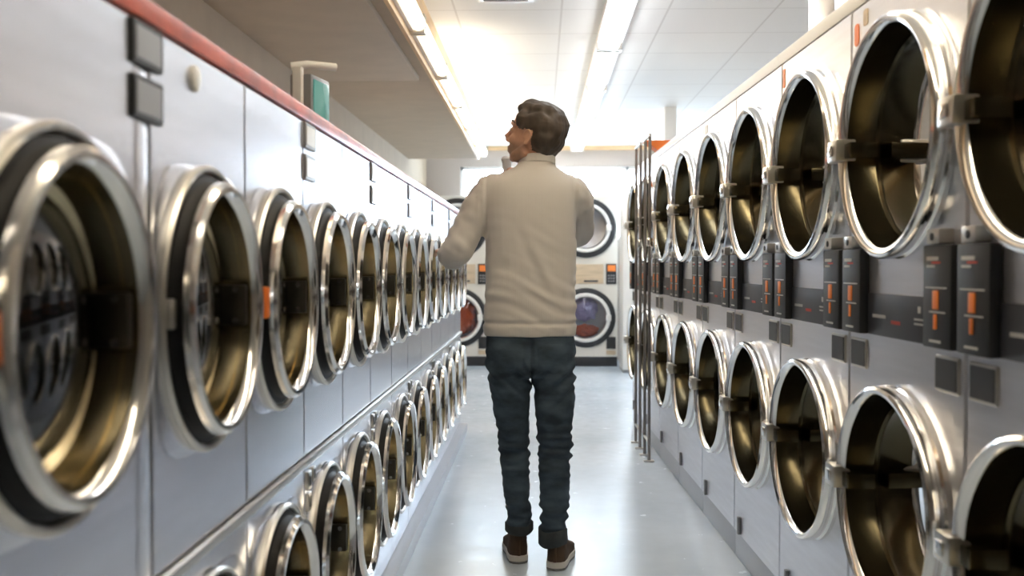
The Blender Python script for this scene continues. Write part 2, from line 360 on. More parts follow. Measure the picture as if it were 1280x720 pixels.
# ------------------------------------------------------------------ stacked dryers (the row against wall_right)
DP = .682; DX = .877
def W2(x, y, z=0.):          # from the dryer row's own frame to the room
    return (x*cos(YAW) - y*sin(YAW), x*sin(YAW) + y*cos(YAW), z)
def dryer():
    t = empty('stacked_dryer', (0,0,0), cat='dryer', group='stacked steel dryers in the long row')
    zu, zl = 1.43, .605; ru, rl = (.300,.275), (.296,.262)
    obj('cabinet', cabinet(DP-.009, .78, .10, 1.793, [(0, zl, rl[0]*.9, rl[1]*.9), (0, zu, ru[0]*.9, ru[1]*.9)]), STEELD, t)
    for cz, (ry, rz) in ((zu, ru), (zl, rl)):
        q = lambda pr, n=72: lathe(bmesh.new(), pr, 0, cz, ry, rz, n)
        # profile radii are shares of the door's half width
        dr = obj('door', q([(1.0,.001),(1.005,.012),(.99,.018),(.99,.024),(1.0,.028),(1.0,.038),(.985,.047),(.96,.051),(.93,.049),(.905,.042),(.895,.034)]), CHROME, t)
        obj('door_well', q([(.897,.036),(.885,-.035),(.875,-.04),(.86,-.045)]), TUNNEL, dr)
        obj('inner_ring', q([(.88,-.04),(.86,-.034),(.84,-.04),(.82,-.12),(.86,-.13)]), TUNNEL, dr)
        obj('door_glass', q([(.845,-.042),(.6,-.050),(.3,-.054),(0,-.055)]), SMOKED, dr)
        bm = bmesh.new()
        box(bm, (.012,-.336,cz-.028),(.064,-.264,cz+.028), .006)
        lt = obj('latch', bm, SATIN, t)
        bm = bmesh.new(); box(bm, (.062,-.316,cz-.014),(.069,-.284,cz+.014), .003); obj('latch_button', bm, CHROME, lt)
        obj('latch_reflection', B((-.03,-.272,cz-.022),(.042,-.225,cz+.016), .004), TUNNEL, lt)  # dark bar shaped as the reflection seen in the door well
        obj('drum', lathe(bmesh.new(), [(.27,-.13),(.31,-.15),(.315,-.4),(.31,-.62),(.12,-.64),(.1,-.6),(0,-.59)], 0, cz, 1, .86, n=48), DRUM, t)
    bd = obj('control_band', B((.0005,-.19,.974),(.006,.19,1.074), .001), BAND, t)
    bm = bmesh.new()
    box(bm, (.0058,-.155,1.016),(.0068,-.07,1.024)); box(bm, (.0058,.10,1.012),(.0068,.16,1.016)); box(bm, (.0058,.10,1.022),(.0068,.16,1.026)); box(bm, (.0058,.12,1.038),(.0068,.135,1.052))
    obj('printed_marks', bm, PALE, bd)
    obj('red_marks', B((.0058,-.035,1.006),(.0068,.02,1.014)), REDP, bd)
    for s in (-1, 1):
        a, b = sorted((s*.192, s*.328))
        cp = obj('control_panel', B((.0,a,.973),(.026,b,1.182), .006), BLACK, t)
        c = (a+b)/2
        bm = bmesh.new(); box(bm, (.0255,c-.045,1.150),(.0272,c+.01,1.158)); box(bm, (.0255,c-.045,1.136),(.0272,c-.005,1.141)); box(bm, (.0255,c-.05,1.094),(.0272,c+.05,1.097)); box(bm, (.0255,c-.03,.985),(.0272,c+.025,.990)); box(bm, (.0255,c-.03,1.045),(.0272,c+.045,1.048))
        obj('printed_marks', bm, PALE, cp)
        bm = bmesh.new(); box(bm, (.0255,c-.012,1.052),(.029,c+.014,1.090), .002); box(bm, (.0255,c-.007,1.012),(.029,c+.006,1.042), .002)
        k = obj('coin_slot', bm, ORLIGHT, cp); k['label'] = 'orange coin slot'
        obj('red_marks', B((.0255,c-.02,1.144),(.0272,c+.02,1.148)), REDP, cp)
        lk = obj('lock_box', B((.0,c-.036,1.183),(.032,c+.024,1.214), .004), SATIN, t)
        obj('key_hole', lathe(bmesh.new(), [(.008,.031),(.008,.034),(0,.034)], c-.006, 1.198, n=20), BLACK, lk)
        a, b = sorted((s*.205, s*.318))
        cw = obj('coin_box', roundrect(bmesh.new(), .056, .037, (a+b)/2, .921, .004, .0, .005), SATIN, t)
        obj('coin_box_window', roundrect(bmesh.new(), .050, .031, (a+b)/2, .921, .003, .004, .0062, .0005), DARKSLOT, cw)
    obj('access_handle', B((.0,-.245,.108),(.012,-.222,.175), .004), GREYP, t)
    obj('kick_plate', B((-.05,-DP/2+.003,.0),(-.004,DP/2-.003,.099), .003), PLINTH, t)
    return t
d0 = dryer(); index_kids()
dlabel = ['first','second','third','fourth','fifth','sixth','seventh','eighth','ninth','tenth','eleventh']
for i in range(10):
    yc = 1.974 - 1.5*DP + DP*i          # i = 0 stands beside the camera
    o = d0 if i == 0 else copy_tree(d0)
    o.location = W2(DX, yc); o.rotation_euler = (0,0,pi + YAW)
    lab = f'{dlabel[i]} stacked steel dryer from the near end in the row with the charcoal band'
    if i == 2: lab = 'large stacked steel dryer with a single orange sticker above its upper door, charcoal control band'
    if i == 4: lab = 'stacked steel dryer with a slim orange sticker at its top corner, further down the row'
    if i == 9: lab = 'last stacked steel dryer at the far end of its row, beside the chrome pole racks'
    o['label'] = lab
    # stickers live on two or three of them
    if i == 2:
        s = obj('sticker', roundrect(bmesh.new(), .016, .028, -.300, 1.725, .012, .0, .002, .0005), ORANGE, o); s['label'] = 'orange oval sticker'
        s = obj('sticker', roundrect(bmesh.new(), .016, .02, -.235, 1.755, .008, .0, .002, .0005), PALEWOOD, o); s['label'] = 'tan sticker'
    if i == 3:
        pass
    if i == 4-0:
        pass
    if i == 3:
        s = obj('sticker', roundrect(bmesh.new(), .012, .03, -.315, 1.742, .006, .0, .002, .0005), ORANGE, o); s['label'] = 'slim orange sticker'
    if i == 5:
        s = obj('sticker', roundrect(bmesh.new(), .03, .02, -.27, 1.752, .004, .0, .002, .0005), GREYP, o); s['label'] = 'grey sticker'
for o in list(COL.objects):
    if o.get('category') == 'dryer' and o['label'].startswith('stacked steel dryer with a slim'): o['label'] = 'fifth stacked steel dryer from the near end in the row with the charcoal band'
    elif o.get('category') == 'dryer' and o['label'].startswith('fourth stacked'): o['label'] = 'stacked steel dryer with a slim orange sticker at its top corner, charcoal control band'
    elif o.get('category') == 'dryer' and o['label'].startswith('sixth stacked'): o['label'] = 'stacked steel dryer with a grey sticker above its upper door, middle of the row'
yend = 1.974 - 2*DP + DP*10; ysta = 1.974 - 2*DP
def row_obj(name, bm, mat, label, cat, x=DX, y=0., z=0.):
    o = obj(name, bm, mat); o.location = W2(x, y, z); o.rotation_euler = (0,0,YAW); return tag(o, label, cat)
row_obj('top_trim', B((0,ysta,1.795),(.5,yend,1.835), .004), WHITE, 'white metal strip along the top of the stacked dryers', 'trim')
h = empty('vent_housing', W2(DX+.02, 0, 1.836), YAW, cat='housing', label='tall steel housing standing on top of the dryers next to the camera')
obj('side_panel', B((0,2.872,0),(.5,3.12,.5), .006), STEEL, h); obj('side_panel', B((0,1.6,0),(.5,2.868,.5), .006), STEEL, h)
struct('trim_5', B((1.12,9.35,0),(1.23,9.46,ZC), .004), WALLW)
# orange tray on top
bm = bmesh.new()
P = [(.0,.04),(.20,.04),(.20,.18),(.0,.18)]; Q = [(.075,.05),(.16,.05),(.16,.17),(.075,.17)]
bo = [bm.verts.new((x,y,0)) for x,y in Q]; to = [bm.verts.new((x,y,.06)) for x,y in P]
ti = [bm.verts.new((x*.94+.0045,y*.94+.0066,.06)) for x,y in P]; bi = [bm.verts.new((x*.92+.006,y*.92+.009,.006)) for x,y in Q]
bm.faces.new(bo); bm.faces.new(bi)
for A, C in ((bo,to),(to,ti),(ti,bi)):
    for i in range(4): bm.faces.new((A[i],A[(i+1)%4],C[(i+1)%4],C[i]))
row_obj('plastic_tray', bm, ORANGE, 'small orange plastic tray on top of the far dryers', 'tray', .805, 6.15, 1.836)
# pole racks
for j, (y0, y1) in enumerate(((5.92, 6.12), (6.34, 6.56))):
    r = empty('pole_rack', W2(.795, 0), YAW, cat='rack', group='chrome pole racks', label=('chrome two-pole rack in front of the far dryers, below the orange tray', 'chrome two-pole rack further back along the dryers, nearer the narrow white cabinet')[j])
    for y in (y0, y1):
        obj('pole', T([(0,y,.012),(0,y,1.90)], .009, 12), POLE, r)
        obj('foot', B((-.03,y-.014,0),(.03,y+.014,.012), .003), SATIN, r)
    obj('top_bar', T([(0,y0-.02,1.89),(0,y1+.02,1.89)], .009, 12), SATIN, r)
    obj('base_bar', T([(0,y0,.12),(0,y1,.12)], .009, 12), SATIN, r)
    obj('clamp', B((-.018,y0-.02,1.25),(.018,y0+.02,1.30), .005), CHROME, r)

# ------------------------------------------------------------------ dryers against the back wall
YM = 11.58; BP = .7235
def back_dryer():
    t = empty('stacked_dryer', (0,0,0), cat='dryer', group='cream stacked dryers against the back wall')
    zu, zl = 1.565, .552; R = .325
    obj('cabinet', cabinet(BP-.006, .76, .11, 1.93, [(0, zl, R*.86, R*.86), (0, zu, R*.86, R*.86)]), CREAM, t)
    for cz in (zu, zl):
        fl = obj('door_surround', lathe(bmesh.new(), [(R+.01,.001),(R+.012,.02),(R-.01,.03),(R-.045,.026),(R-.05,.005)], 0, cz, n=56), BLACK, t)
        dr = obj('door', lathe(bmesh.new(), [(R-.045,.024),(R-.05,.045),(R-.062,.05),(R-.082,.046),(R-.088,.03),(R-.1,-.03),(R-.1,-.06)], 0, cz, n=56), WHITE, t)
        obj('door_glass', lathe(bmesh.new(), [(R-.09,.028),(R-.14,.045),(R-.22,.055),(0,.058)], 0, cz, n=48), CLEARG, dr)
        obj('latch', B((.03,.225,cz-.035),(.062,.285,cz+.035), .008), WHITE, dr)
        obj('drum', lathe(bmesh.new(), [(R-.09,-.06),(R-.04,-.1),(R-.03,-.5),(0,-.56)], 0, cz, n=48), SATIN, t)
    obj('fascia_panel', B((.0,-.34,.935),(.008,.20,1.155), .002), PALEWOOD, t)
    obj('vent_slot', B((.007,-.02,.955),(.012,.14,.975), .002), DARKSLOT, t)
    cp = obj('control_panel', B((.0,.23,.93),(.02,.345,1.16), .004), BLACK, t)
    k = obj('display', B((.0195,.245,1.075),(.023,.335,1.145), .001), ORLIGHT, cp); k['label'] = 'orange lit display'
    bm = bmesh.new()
    for a in range(3):
        for b in range(3): box(bm, (.0195,.250+.028*a,.955+.032*b),(.024,.268+.028*a,.973+.032*b), .002)
    obj('keypad', bm, GREYP, cp)
    obj('coin_box', B((.0,.235,.20),(.015,.34,.335), .003), BLACK, t)
    cs = obj('coin_tray', B((.0,.235,.135),(.015,.34,.18), .003), PALEWOOD, t)
    obj('kick_plate', B((-.06,-BP/2+.004,0),(-.01,BP/2-.004,.108), .002), BLACK, t)
    return t
b0 = back_dryer(); index_kids()
for i, xc in enumerate((.5065, -.217, -.9405)):
    o = b0 if i == 0 else copy_tree(b0)
    o.location = (xc, YM, 0); o.rotation_euler = (0,0,-pi/2)
    o['label'] = ('cream stacked dryer against the back wall, lavender laundry in its lower door', 'cream stacked dryer against the back wall, directly behind the standing man', 'cream stacked dryer against the back wall, orange laundry behind its lower glass')[i]
def laundry(x, z, mat, r, label, sx=1.0, cut=None):
    bm = bmesh.new(); bmesh.ops.create_icosphere(bm, subdivisions=5, radius=1)
    for v in bm.verts:
        p = v.co.copy(); n = noise.noise(p*2.2+Vector((x*9,z*3,1)))*.22 + abs(noise.noise(p*5+Vector((z*7,0,2))))*.16
        p *= 1 + n
        v.co = Vector((p.x*r*sx, p.y*.14, p.z*r))
        if cut is not None and v.co.z > cut: v.co.z = cut + (v.co.z-cut)*.25
    o = obj('laundry_bundle', bm, mat); o.location = (x, YM+.16, z); return tag(o, label, 'laundry', )
laundry(.5065+.0, .645, LAV, .130, 'crumpled lavender laundry behind the lower glass of the cream dryer')
laundry(.5065, .395, ORCL, .072, 'orange cloth under the lavender laundry in the cream dryer', 2.0)
laundry(-.9405, .552, ORCL, .195, 'orange laundry filling the lower drum of the cream dryer beyond the washers')

c = empty('storage_cabinet', (.93, 10.9, 0), cat='cabinet', label='narrow white cabinet standing between the back dryers and the steel dryer row')
obj('body', B((-.06,0,.03),(.06,.5,1.84), .006), WHITE, c)
obj('door', B((-.054,-.012,.06),(.054,-.001,1.81), .004), WHITE, c)
obj('base', B((-.055,.01,0),(.055,.49,.03)), GREYP, c)

# ------------------------------------------------------------------ ceiling lights
def light_fixture(x, y0, y1, z, side, tube_mat, cat_label, group, wdt):
    """a batten of one bare tube under z, from y0 to y1"""
    t = empty('fluorescent_light', (x, (y0+y1)/2, z), cat='ceiling light', group=group, label=cat_label)
    L = (y1-y0)/2
    obj('channel', B((-wdt/2,-L+.01,-.045),(wdt/2,L-.01,0), .006), WHITE, t)
    for s in ((-.5,.5) if wdt > .1 else (0,)):
        obj('tube', T([(s*wdt*.5,-L+.045,-.066),(s*wdt*.5,L-.045,-.066)], .017, 12), tube_mat, t)
    for e in (-1, 1):
        obj('tube_holder', B((-wdt/2,e*(L-.03)-.012,-.09),(wdt/2,e*(L-.03)+.012,-.03), .004), SATIN, t)
    return t
ys = [1.4, 2.6, 3.8, 5.0, 6.2, 7.36, 8.52, 9.66, 10.66]
for i in range(len(ys)-1):
    lit = i > 3
    t = empty('fluorescent_light', (XF, (ys[i]+ys[i+1])/2, ZS-.01), cat='ceiling light', group='tube lights along the timber edge',
              label=f'{"bright" if lit else "dim"} cream tube light on the timber edge over the washers, {ORD[i]} from the near end')
    L = (ys[i+1]-ys[i])/2
    obj('channel', B((0,-L+.01,.03),(.02,L-.01,.13), .004), WHITE, t)
    obj('tube', T([(.045,-L+.04,.065),(.045,L-.04,.065)], .036, 16), TUBE if lit else TUBEDIM, t)
    for e in (-1, 1): obj('tube_holder', B((0,e*(L-.025)-.012,.02),(.075,e*(L-.025)+.012,.115), .006), SATIN, t)
ys = [.5, 2.0, 3.5, 5.0, 6.5, 8.0, 9.5, 11.0, 12.2]
for i in range(len(ys)-1):
    light_fixture(.43, ys[i], ys[i+1], ZC-.0, 0, TUBEW if i > 1 else TUBEFILL, f'bright white twin tube light on the tiled ceiling, {ORD[i]} from the near end', 'white tube lights on the tiled ceiling', .16)  # the two nearest are unseen, added as warm fill light
v = empty('ceiling_vent', (-.19, 5.45, ZC), cat='vent', label='pale rectangular air vent in the tiled ceiling above the aisle')
bm = bmesh.new()
for a, b in (((-.15,-.15),(.15,-.12)),((-.15,.12),(.15,.15)),((-.15,-.12),(-.12,.12)),((.12,-.12),(.15,.12))): box(bm, (*a,-.012),(*b,0), .002)
obj('vent_frame', bm, WHITE, v)
bm = bmesh.new()
for k in range(7): box(bm, (-.12,-.11+k*.034,-.010),(.12,-.095+k*.034,-.003))
obj('louvre', bm, GREYP, v)

# ------------------------------------------------------------------ the man
PY = 3.885
man = empty('person', (0, PY, 0), cat='person', label='man seen from behind in a beige sweater and dark jeans, head turned up and aside')
def solidify(bm, voxel, smooth, name='tmp'):
    """fuse overlapping closed shapes into one smooth skin and return it as a bmesh"""
    me = bpy.data.meshes.new(name); bmesh.ops.recalc_face_normals(bm, faces=bm.faces); bm.to_mesh(me); bm.free()
    o = bpy.data.objects.new(name, me); COL.objects.link(o)
    r = o.modifiers.new('r', 'REMESH'); r.mode = 'VOXEL'; r.voxel_size = voxel; r.adaptivity = 0
    if smooth:
        s = o.modifiers.new('s', 'SMOOTH'); s.factor = .5; s.iterations = smooth
    dg = bpy.context.evaluated_depsgraph_get(); ev = o.evaluated_get(dg)
    out = bmesh.new(); out.from_mesh(ev.to_mesh()); ev.to_mesh_clear()
    bpy.data.objects.remove(o); bpy.data.meshes.remove(me)
    return out
def ell(bm, c, r, M=None, seg=24):
    """ellipsoid"""
    mat = Matrix.Translation(Vector(c)) @ Matrix.Diagonal((*r, 1))
    if M is not None: mat = M @ mat
    bmesh.ops.create_uvsphere(bm, u_segments=seg, v_segments=seg//2+2, radius=1, matrix=mat)
def rings(bm, R, n=32, p=2.3):
    """loft of horizontal super-ellipses (cx, cy, z, rx, ry)"""
    L = []
    # resample with smooth interpolation
    for cx, cy, z, rx, ry in R:
        row = []
        for k in range(n):
            a = 2*pi*k/n; cc, ss = cos(a), sin(a)
            kk = (abs(cc)**p + abs(ss)**p)**(-1/p)
            row.append(bm.verts.new((cx + rx*kk*cc, cy + ry*kk*ss, z)))
        L.append(row)
    for A, C in zip(L, L[1:]):
        for k in range(n): bm.faces.new((A[k], A[(k+1)%n], C[(k+1)%n], C[k]))
    bm.faces.new(L[0][::-1]); bm.faces.new(L[-1])
def spline(pts, m=6):
    out = []
    P = [tuple(p) for p in pts]
    for i in range(len(P)-1):
        a, b, c, d = P[max(i-1,0)], P[i], P[i+1], P[min(i+2,len(P)-1)]
        for k in range(m):
            t = k/m
            out.append(tuple(.5*((2*b[j]) + (-a[j]+c[j])*t + (2*a[j]-5*b[j]+4*c[j]-d[j])*t*t + (-a[j]+3*b[j]-3*c[j]+d[j])*t**3) for j in range(len(b))))
    out.append(P[-1]); return out
def limb(bm, pts, m=5, n=20):
    s = spline(pts, m); tube(bm, [p[:3] for p in s], [p[3] for p in s], n)
    for q in (pts[0], pts[-1]): ell(bm, q[:3], (q[3]*.98,)*3, seg=16)

# --- head frame: his face turns to the washers and up
HS = 1.03
fwd = Vector((-.86,.43,.25)).normalized(); rgt = fwd.cross(Vector((0,0,1))).normalized(); upv = rgt.cross(fwd).normalized()
HM = Matrix.Translation(Vector((-.018, .004, 1.618))) @ Matrix((( rgt.x,fwd.x,upv.x,0),(rgt.y,fwd.y,upv.y,0),(rgt.z,fwd.z,upv.z,0),(0,0,0,1))) @ Matrix.Scale(HS, 4)
HMI = HM.inverted()
H = lambda x, y, z: HM @ Vector((x, y, z))
def build_body():
    bm = bmesh.new()
    # head
    ell(bm, (0,-.012,.035), (.076,.096,.083), HM); ell(bm, (0,.028,.0), (.064,.068,.085), HM)
    ell(bm, (0,.035,-.05), (.050,.056,.052), HM); ell(bm, (0,.066,-.080), (.022,.018,.017), HM); ell(bm, (0,.066,-.052), (.036,.034,.036), HM); ell(bm, (0,.084,-.040), (.022,.017,.026), HM)
    ell(bm, (0,.055,.060), (.055,.040,.040), HM)
    for s in (-1, 1):
        tube(bm, [H(s*.058,.0,-.045), H(s*.046,.045,-.078), H(s*.012,.070,-.086)], [.024,.021,.016], 12)
        ell(bm, (s*.040,.066,-.018), (.024,.022,.022), HM)
        tube(bm, [H(s*.010,.096,.034), H(s*.034,.090,.040), H(s*.056,.066,.034)], [.009,.010,.008], 10)
        ell(bm, (s*.011,.107,-.026), (.0085,.010,.008), HM)
        # eyelids
        ell(bm, (s*.031,.082,.014), (.016,.013,.012), HM)
        # ear: rim and bowl
        E = [(s*.073,.012,-.010),(s*.077,.013,.006),(s*.081,.007,.020),(s*.085,-.006,.026),(s*.086,-.017,.018),(s*.084,-.020,.004),(s*.080,-.014,-.012),(s*.076,-.004,-.025),(s*.073,.004,-.026)]
        E = spline(E, 3); tube(bm, [H(*e) for e in E], .0045, 8)
        ell(bm, (s*.074,-.004,.003), (.006,.014,.021), HM); ell(bm, (s*.074,.002,-.023), (.005,.007,.008), HM)
    tube(bm, [H(0,.096,.030), H(0,.112,.0), H(0,.124,-.018)], [.009,.0105,.0125], 12)
    ell(bm, (0,.112,-.024), (.012,.014,.009), HM)
    tube(bm, [H(-.026,.088,-.054), H(0,.105,-.050), H(.026,.088,-.054)], [.004,.0075,.004], 10)
    tube(bm, [H(-.023,.086,-.062), H(0,.102,-.063), H(.023,.086,-.062)], [.004,.008,.004], 10)
    # neck
    tube(bm, [tuple(H(0,-.022,-.01)), (-.006,.012,1.56), (-.012,.008,1.48)], [.058,.058,.064], 24)
    # torso and hips inside the clothes
    rings(bm, spline([(-.02,0,1.50,.05,.045),(-.035,0,1.465,.14,.07),(-.038,0,1.40,.158,.088),(-.038,0,1.25,.150,.092),(-.038,0,1.08,.145,.088),(-.038,0,.95,.148,.088),(-.038,0,.86,.150,.09),(-.038,0,.80,.140,.085)], 3))
    for s, kx, ky, ax, ay in ((-1,-.100,.02,-.083,.05), (1,.050,-.03,.060,-.035)):
        limb(bm, [(-.038+s*.075,0,.82,.072),(-.038+s*.08,0,.68,.064),(kx,ky,.46,.046),(kx*.98,(ky+ay)/2+.0,.30,.043),(ax,ay,.10,.032)])
        tube(bm, [(ax,ay-.02,.05),(ax+s*.01,ay+.09,.045),(ax+s*.02,ay+.16,.04)], [.03,.034,.026], 14)
    # arms
    limb(bm, [(-.185,0,1.43,.052),(-.25,0,1.32,.044),(-.312,0,1.2,.040),(-.350,.13,1.185,.036),(-.385,.265,1.19,.026)])
    limb(bm, [(.115,0,1.42,.052),(.150,.10,1.34,.044),(.144,.2,1.268,.040),(.06,.262,1.36,.036),(-.058,.262,1.452,.026)])
    def hand(w, d, up, curl, s):
        """w wrist, d along the hand, up = back of the hand, curl 0..1, s the thumb's side"""
        w, d, up = Vector(w), Vector(d).normalized(), Vector(up).normalized(); side = d.cross(up).normalized()*s
        up = side.cross(d).normalized()*(1 if s > 0 else -1)
        M = Matrix(((d.x,side.x,up.x,0),(d.y,side.y,up.y,0),(d.z,side.z,up.z,0),(0,0,0,1)))
        M = Matrix.Translation(w) @ M
        ell(bm, (.048,0,0), (.050,.038,.015), M); ell(bm, (.012,0,0), (.03,.027,.018), M)
        for y, L, r in ((.030,.072,.0085),(.010,.080,.0088),(-.010,.075,.0085),(-.029,.060,.0075)):
            p = Vector((.085, y, 0)); a = 0.; pts = [Vector((.06,y*.9,0)), p.copy()]; 
            for q, frac in enumerate((.45,.31,.24)):
                a -= curl*(.9,.95,.7)[q]
                p = p + Vector((cos(a),0,sin(a)))*L*frac; pts.append(p.copy())
            tube(bm, [M @ x for x in pts], [r*1.05,r,r*.95,r*.88,r*.75], 10); ell(bm, pts[-1], (r*.78,)*3, M, 10)
        pts = [Vector((.025,.022,-.004)), Vector((.050,.048,-.016)), Vector((.072,.058,-.030)), Vector((.090,.054,-.045))]
        tube(bm, [M @ x for x in pts], [.014,.012,.0105,.008], 10); ell(bm, pts[-1], (.0085,)*3, M, 10)
    hand((-.385,.265,1.19), (-.20,1,.12), (.1,-.1,1), .35, 1)
    hand((-.058,.262,1.452), (-.60,-.05,.55), (.35,.75,.45), .85, 1)
    b = solidify(bm, .0042, 4, 'body')
    return b
bm = build_body()
me_stub = []
lay = bm.verts.layers.float.new('stubble')
for v in bm.verts:
    p = HMI @ v.co; s = 0
    if p.length < .16 and p.z < .0 and v.co.z > 1.5:
        # jaw, chin, upper lip
        s = max(0, min(1, (-.018 - p.z + (p.y-.02)*-.15)/.02)) * max(0, min(1, (p.y+.005)/.02))
        if p.z < -.11: s *= max(0, 1-(-.11-p.z)/.02)
    v[lay] = s
SKIN, nt, b = nodes_mat('skin')
b.inputs['Roughness'].default_value = .5; b.inputs['Subsurface Weight'].default_value = .08; b.inputs['Subsurface Radius'].default_value = (.02,.008,.004)
at = nt.nodes.new('ShaderNodeAttribute'); at.attribute_name = 'stubble'
mx = nt.nodes.new('ShaderNodeMix'); mx.data_type = 'RGBA'
mx.inputs[6].default_value = (.68,.39,.26,1); mx.inputs[7].default_value = (.26,.155,.105,1)
n = nt.nodes.new('ShaderNodeTexNoise'); n.inputs['Scale'].default_value = 220; mm = nt.nodes.new('ShaderNodeMath'); mm.operation = 'MULTIPLY'
mr = nt.nodes.new('ShaderNodeMapRange'); mr.inputs['To Min'].default_value = .5; mr.inputs['To Max'].default_value = 1
nt.links.new(n.outputs['Fac'], mr.inputs['Value']); nt.links.new(mr.outputs[0], mm.inputs[0]); nt.links.new(at.outputs['Fac'], mm.inputs[1])
nt.links.new(mm.outputs[0], mx.inputs[0]); nt.links.new(mx.outputs[2], b.inputs['Base Color'])
bp = nt.nodes.new('ShaderNodeBump'); bp.inputs['Strength'].default_value = .1; bp.inputs['Distance'].default_value = .001
nt.links.new(n.outputs['Fac'], bp.inputs['Height']); nt.links.new(bp.outputs['Normal'], b.inputs['Normal'])
body = obj('body', bm, SKIN, man, 80)
# eyes, brows
EYEW = pmat('eye_white', (.85,.83,.8), .2); EYED = pmat('eye_brown', (.06,.03,.015), .15)
HAIRM = pmat('dark_brown_hair', (.062,.043,.028), .55, bump=.9, bscale=55, stretch=(1,1,.25), var=.35, vscale=40, sheen=.1)
for s in (-1, 1):
    bm = bmesh.new(); ell(bm, (s*.031,.0865,.014), (.0115,.0115,.0095), HM, 20); e = obj('eye', bm, EYEW, man)
    bm = bmesh.new(); ell(bm, (s*.032,.0955,.015), (.0055,.0028,.0055), HM, 16); obj('iris', bm, EYED, e)
    bm = bmesh.new(); tube(bm, [H(s*.012,.099,.040), H(s*.034,.094,.047), H(s*.056,.070,.041)], [.003,.0045,.002], 8); obj('eyebrow', bm, HAIRM, man)
# hair
bm = bmesh.new()
ell(bm, (0,-.012,.046), (.085,.104,.088), HM, 32); ell(bm, (0,-.047,-.002), (.067,.052,.060), HM); ell(bm, (0,-.028,.012), (.083,.084,.066), HM, 32)
ell(bm, (0,.036,.094), (.062,.056,.042), HM); ell(bm, (0,-.01,.104), (.066,.076,.034), HM); ell(bm, (0,.066,.100), (.050,.028,.030), HM)
for s in (-1, 1): ell(bm, (s*.068,.030,.008), (.010,.022,.040), HM); ell(bm, (s*.060,.040,.06), (.022,.028,.038), HM)
b = solidify(bm, .004, 3, 'hair')
dele = []
for v in b.verts:
    p = HMI @ v.co
    d = (p - Vector((0,-.01,.03))); g = math.atan2(p.x, p.y)
    st = Vector((p.x*30 + p.z*8, p.y*10, p.z*14))
    n1 = noise.noise(st)*.0045 + noise.noise(p*34)*.004 + noise.noise(Vector((p.x*90,p.y*24+p.z*20,p.z*20)))*.0022
    if p.z > .07: n1 += .006*noise.noise(Vector((p.x*26,p.y*12,3)))
    q = p + d.normalized()*n1*1.2
    v.co = HM @ q
    ear = (abs(p.x) > .05 and -.019 < p.y < .010 and p.z < .026)
    face = (p.y > .058 and p.z < .080) or (p.y > .046 and p.z < .03) or (p.y > -.002 and p.z < .022)
    nape = p.z < -.062 
    if ear or face or nape: dele.append(v)
bmesh.ops.delete(b, geom=dele, context='VERTS')
obj('hair', b, HAIRM, man, 80)

# --- sweater
KNIT, nt, bb = nodes_mat('beige_knit')
bb.inputs['Base Color'].default_value = (.70,.65,.59,1); bb.inputs['Roughness'].default_value = .9; bb.inputs['Sheen Weight'].default_value = .25
tc = nt.nodes.new('ShaderNodeTexCoord')
wv = nt.nodes.new('ShaderNodeTexWave'); wv.bands_direction = 'X'; wv.inputs['Scale'].default_value = 60; wv.inputs['Distortion'].default_value = 1.5
nz = nt.nodes.new('ShaderNodeTexNoise'); nz.inputs['Scale'].default_value = 160
nt.links.new(tc.outputs['Object'], wv.inputs['Vector']); nt.links.new(tc.outputs['Object'], nz.inputs['Vector'])
ad = nt.nodes.new('ShaderNodeMath'); ad.operation = 'ADD'; nt.links.new(wv.outputs['Fac'], ad.inputs[0]); nt.links.new(nz.outputs['Fac'], ad.inputs[1])
bp = nt.nodes.new('ShaderNodeBump'); bp.inputs['Strength'].default_value = .15; bp.inputs['Distance'].default_value = .001
nt.links.new(ad.outputs[0], bp.inputs['Height']); nt.links.new(bp.outputs['Normal'], bb.inputs['Normal'])
bm = bmesh.new()
rings(bm, spline([(-.020,.006,1.535,.066,.062),(-.022,.004,1.512,.078,.068),(-.030,.0,1.488,.125,.080),(-.038,0,1.455,.166,.095),(-.040,0,1.41,.176,.108),(-.040,0,1.33,.174,.116),(-.038,0,1.22,.173,.118),
    (-.038,0,1.10,.171,.116),(-.040,0,1.00,.173,.117),(-.041,0,.94,.177,.122),(-.040,0,.905,.176,.121),(-.040,0,.875,.171,.116)], 4), 40, 2.5)
limb(bm, [(-.180,0,1.425,.066),(-.225,0,1.37,.066),(-.268,0,1.295,.060),(-.315,-.002,1.205,.059),(-.340,.07,1.182,.054),(-.36,.15,1.182,.047),(-.378,.228,1.187,.036)], 6, 24)
limb(bm, [(.105,0,1.42,.066),(.134,.045,1.385,.066),(.148,.11,1.33,.060),(.146,.205,1.268,.057),(.105,.245,1.31,.054),(.05,.262,1.37,.047),(-.03,.262,1.43,.036)], 6, 24)
b = solidify(bm, .006, 6, 'sweater')
b.normal_update()
